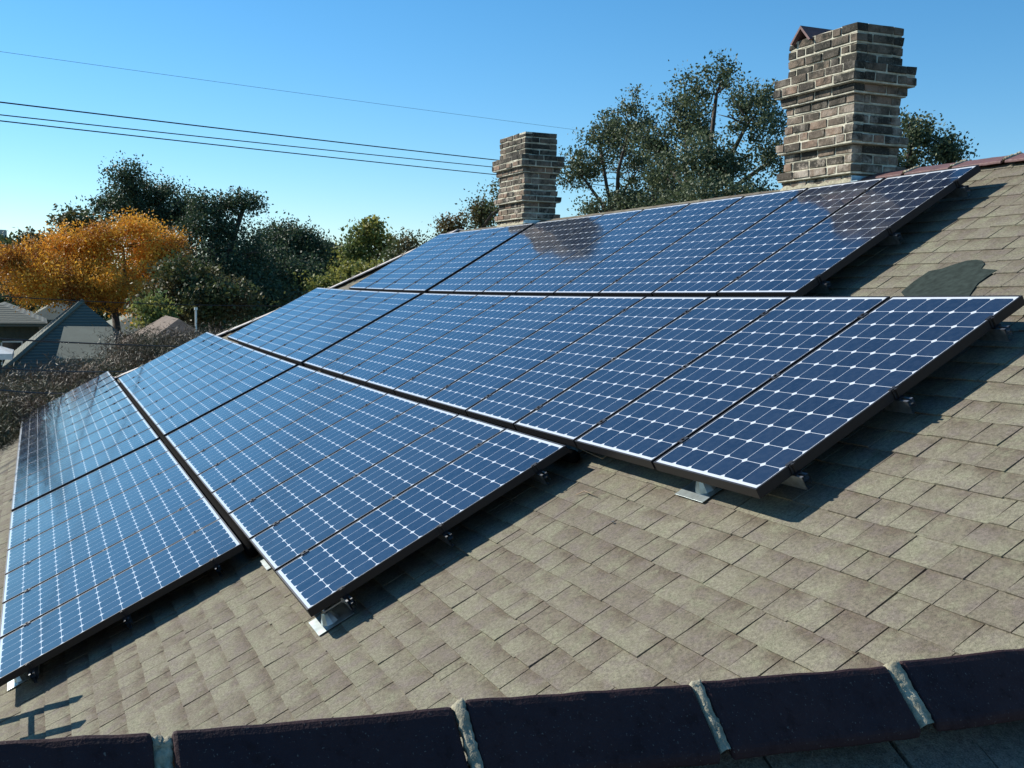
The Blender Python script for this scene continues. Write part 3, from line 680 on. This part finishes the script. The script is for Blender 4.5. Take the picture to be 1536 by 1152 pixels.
tree('oak_tree', 'large oak just outside the left edge, mirrored dark in the lowest panels', 'tree', (-32, -9.8, -7.3), [((-32, -9.8, -1.1), (1.6, 2.2, 1.8)), ((-32, -8.5, -1.9), (1.3, 1.2, 1.5)), ((-33, -12, -1.4), (1.5, 1.6, 1.9)), ((-32, -9.8, -3.2), (1.8, 2.8, 1.6))], 620, 26, .17, L_OAKD, 47, crad=.42, trunk_r=.4, shell=.3)
for i, (px, py, D, rx, ry, lb) in enumerate([(60, 585, 23, 75, 42, 'brown bare twiggy shrub nearest the lower left panels'), (175, 555, 25, 80, 38, 'brown bare twiggy shrub beneath the two low wires'), (250, 520, 27, 70, 30, 'grey brown twiggy shrub in front of the roof with the vent pipe'),
                                           (20, 640, 20, 60, 55, 'reddish twiggy shrub down beside the gutter'), (320, 515, 30, 50, 24, 'greyish twiggy shrub at the edge of the third panel row'), (110, 620, 22, 80, 40, 'brown twiggy shrub just past the leftmost panel')]):
    tree('bare_shrub', lb, 'shrub', foot(px, D), [lobe(px, py + 14, D, rx, ry * .9, .9), lobe(px - rx * .4, py + ry * .6, D - 1, rx * .7, ry * .8, .9), lobe(px + rx * .3, py + ry * 1.1, D - 1, rx, ry, .9)], 420, 75, .115, L_BROWN, 60 + i, 'bare brown shrubs beside the house', crad=.34, trunk_r=.07, shell=.35, twig=False, long=9)

# ------------------------------------------------------------------ neighbours
M_RS = plain('pale_grey_roof', (0.15, 0.16, 0.12), 0.9, 0, 0.15, 2)  # one even pale grey for porch, hip cap and small roofs
M_RB = plain('brown_roof', (0.13, 0.095, 0.07), 0.9, 0, 0.3, 3)
M_GRN = plain('dark_green_siding', (0.05, 0.06, 0.045), 0.8)
M_GLASS = plain('window_glass', (0.02, 0.025, 0.03), 0.1, 0, 0.1)
def coursed(name, ca, cb):
    t = NT(name); o = t.co(); w = t.new('ShaderNodeTexWave', wave_type='BANDS', bands_direction='Z'); w.inputs['Scale'].default_value = 3.2; w.inputs['Distortion'].default_value = 1.2; w.inputs['Detail'].default_value = 2
    t.l(o, w.inputs['Vector']); t.base(t.mix(t.ramp(w.outputs['Fac'], .3, .7), ca, cb)); t.set(rough=.9); t.bump(w.outputs['Fac'], .5, .03); return t.m
M_RD = coursed('coursed_dark_shingle', (0.085, 0.096, 0.075), (0.135, 0.144, 0.115))
def hip_house(label, peak, b, h, length, ground, mr, mw, lean=1.0):
    peak = NP(peak); root = empty('neighbour_house', (peak[0] - length / 2, peak[1], ground)); tag(root, label, 'house')
    bpy.context.view_layer.update(); inv = Matrix.Translation(-root.location)
    def part(o): o.parent = root; o.matrix_parent_inverse = inv; return o
    z = peak[2] - h; P2 = peak - NP([length, 0, 0])
    A, B, C_, D_ = (peak[0] + b, peak[1] - b, z), (peak[0] + b, peak[1] + b * lean, z), (P2[0] - b, peak[1] + b * lean, z), (P2[0] - b, peak[1] - b, z)
    low = [(q[0], q[1], q[2] - .18) for q in (A, B, C_, D_)]
    V = [A, B, C_, D_, peak, P2] + low
    F = [(0, 1, 4), (1, 2, 5, 4), (2, 3, 5), (3, 0, 4, 5), (0, 6, 7, 1), (1, 7, 8, 2), (2, 8, 9, 3), (3, 9, 6, 0), (6, 9, 8, 7)]
    part(link('roof', mesh('roof', V, F), mr))
    w = MB(); w.box(((A[0] + D_[0]) / 2, (A[1] + B[1]) / 2, (z - .18 + ground) / 2), ((A[0] - D_[0]) / 2 - .4, (B[1] - A[1]) / 2 - .4, (z - .18 - ground) / 2)); part(w.build('wall', mw))
    for k in (-.4, .25):
        w = MB(); w.box((A[0] - .38, (A[1] + B[1]) / 2 + k * (B[1] - A[1]) / 2, z - 1.5), (.04, .5, .6)); f = part(w.build('window', M_WHITE))
        w = MB(); w.box((A[0] - .335, (A[1] + B[1]) / 2 + k * (B[1] - A[1]) / 2, z - 1.5), (.012, .43, .53)); g = w.build('pane', M_GLASS); g.parent = f
    return root, part
pk = at(124, 453, 43)
nb, npart = hip_house('neighbour house with a steep grey hip roof, one slope sunlit, under the golden tree', pk, 2.75, 2.45, 5.0, -7.3, M_RD, M_GRN)
# hip caps and the lower porch roof
b = MB(); b.tube([pk + NP([0, 0, .03]), (pk[0] + 2.75, pk[1] - 2.75, pk[2] - 2.42)], .10, 5); npart(b.build('hip_cap', M_RS))
b = MB(); q0, q1 = at(96, 489, 39.8), at(168, 490, 39.8)
b.add([q0, q1, (q1[0] + 2.2, q1[1] + .1, q1[2] - .95), (q0[0] + 2.2, q0[1] - .3, q0[2] - .95), q0 - NP([0, 0, .15]), q1 - NP([0, 0, .15]), (q1[0] + 2.2, q1[1] + .1, q1[2] - 1.1), (q0[0] + 2.2, q0[1] - .3, q0[2] - 1.1)], [(0, 3, 2, 1), (4, 5, 6, 7), (0, 4, 7, 3), (1, 2, 6, 5), (2, 3, 7, 6), (0, 1, 5, 4)])
npart(b.build('porch_roof', M_RS))
hb, hpart = hip_house('brown roofed neighbour house with a vent pipe, half hidden by twiggy shrubs', at(268, 478, 36), 3.6, 2.4, 4, -7.3, M_RB, M_WALL)
b = MB(); v0 = at(294, 497, 35.5); b.tube([v0, v0 + NP([0, 0, .70])], .03, 8); b.tube([v0 + NP([0, 0, .66]), v0 + NP([0, 0, .74])], .05, 8); hpart(b.build('vent_pipe', M_WHITE))
hip_house('low dark green house at the left edge beyond the sunlit roof', at(0, 456, 62), 2.2, .9, 8, -7.3, M_RD, M_GRN)
hip_house('small grey roofed outbuilding half behind the golden leaves', at(88, 450, 70), 1.8, 1.1, 3, -7.3, M_RS, M_WALL)
hip_house('low white roofed shed at the left edge of the picture', at(-18, 517, 38), 0.7, .25, 1.0, -7.3, M_WHITE, M_GRN)
hip_house('pale far house glimpsed between the golden tree and the olive tree', at(205, 470, 66), 2.4, 1.1, 4, -7.3, M_RS, M_WHITE)
# far white tower block at the very left
tb_ = empty('office_block', foot(-10, 150)); tag(tb_, 'tall pale block cut by the left edge above the trees', 'building'); f0 = NP(foot(-10, 150))
topz = at(-10, 345, 150)[2]; b = MB(); b.box((0, 0, (topz + 7.3) / 2), (1.6, 1.6, (topz + 7.3) / 2)); b.build('wall', M_WALL, tb_)
for k in range(8):
    b = MB(); b.box((1.62, 0, topz + 7.3 - 1.2 - k * 1.6), (.03, 1.3, .5)); b.build('window', M_GLASS, tb_)

# ------------------------------------------------------------------ overhead wires
def wire(name, label, pa, pb, sag, r, group):
    pa, pb = NP(pa), NP(pb); n = 40; pts = [pa + (pb - pa) * t + NP([0, 0, -4 * sag * t * (1 - t)]) for t in np.linspace(0, 1, n)]
    b = MB(); b.tube([p - pa for p in pts], r, 5); o = b.build(name, M_CABLE, smooth=True); o.location = pa; tag(o, label, 'cable', group)
G = 'overhead wires'
def span(x0, y0, x1, y1, Da, Db, ext=.35):
    a, b = at(x0, y0, Da), at(x1, y1, Db); d = b - a; return a - d * ext, b + d * ext
for (c, lb, r) in (((0, 150, 745, 238), 'upper of the three dark overhead cables left of the smaller chimney', .016), ((0, 169, 745, 249), 'middle of the three dark overhead cables left of the smaller chimney', .013), ((0, 178, 745, 260), 'lowest of the three dark overhead cables left of the smaller chimney', .014)):
    a, b_ = span(*c, 26, 36, .45); wire('overhead_cable', lb, a, b_, .06, r, G)
a, b_ = span(0, 75, 840, 190, 40, 52, .3); wire('overhead_cable', 'thinnest faint overhead wire, highest in the sky', a, b_, .08, .006, G)
for (c, lb) in (((0, 505, 255, 517), 'low dark wire crossing in front of the neighbouring hip roof'), ((0, 550, 170, 556), 'low dark wire over the brown shrubs, middle of three'), ((0, 583, 110, 588), 'lowest dark wire over the brown shrubs beside the panels')):
    a, b_ = span(*c, 17.5, 21, .2 if c[3] > 550 else .6); wire('overhead_cable', lb, a, b_, .04, .013, G)
a, b_ = span(80, 446, 420, 456, 33, 33, .25); wire('overhead_cable', 'faint thin wire in front of the golden and olive trees', a, b_, .1, .014, G)

# ------------------------------------------------------------------ ground and far woods
t = NT('winter_grass'); o_ = t.co(); t.base(t.mix(t.ramp(t.noise(.15, 5, .6, o_), .4, .6), (0.07, 0.08, 0.035), (0.13, 0.11, 0.07))); t.set(rough=.95); M_GR = t.m
g = link('ground', mesh('ground', [(-3000, -3000, -7.3), (3000, -3000, -7.3), (3000, 3000, -7.3), (-3000, 3000, -7.3)], [(0, 1, 2, 3)]), M_GR); g['kind'] = 'structure'
r = np.random.default_rng(77); n = 26000; px = r.uniform(-500, 760, n); D = r.uniform(95, 150, n); C = np.zeros((n, 3))
xs = (px - 768) / FPX
dirs = (CAM_M.T @ np.stack([xs, np.full(n, (430 - 576) / FPX), np.ones(n)])).T; dirs /= np.hypot(dirs[:, 0], dirs[:, 1])[:, None]
top = 1.6 + 1.2 * np.sin(px * .021) + .9 * np.sin(px * .057 + 1) ; C[:, :2] = CAM_POS[:2] + dirs[:, :2] * D[:, None]; C[:, 2] = -7.3 + (top + 7.3) * r.random(n) ** .7
w = leaves('far_woods', C, 1.0, None, L_OAKD, r); tag(w, kind='stuff'); w['label'] = 'distant dark woods along the horizon'; w['category'] = 'woods'
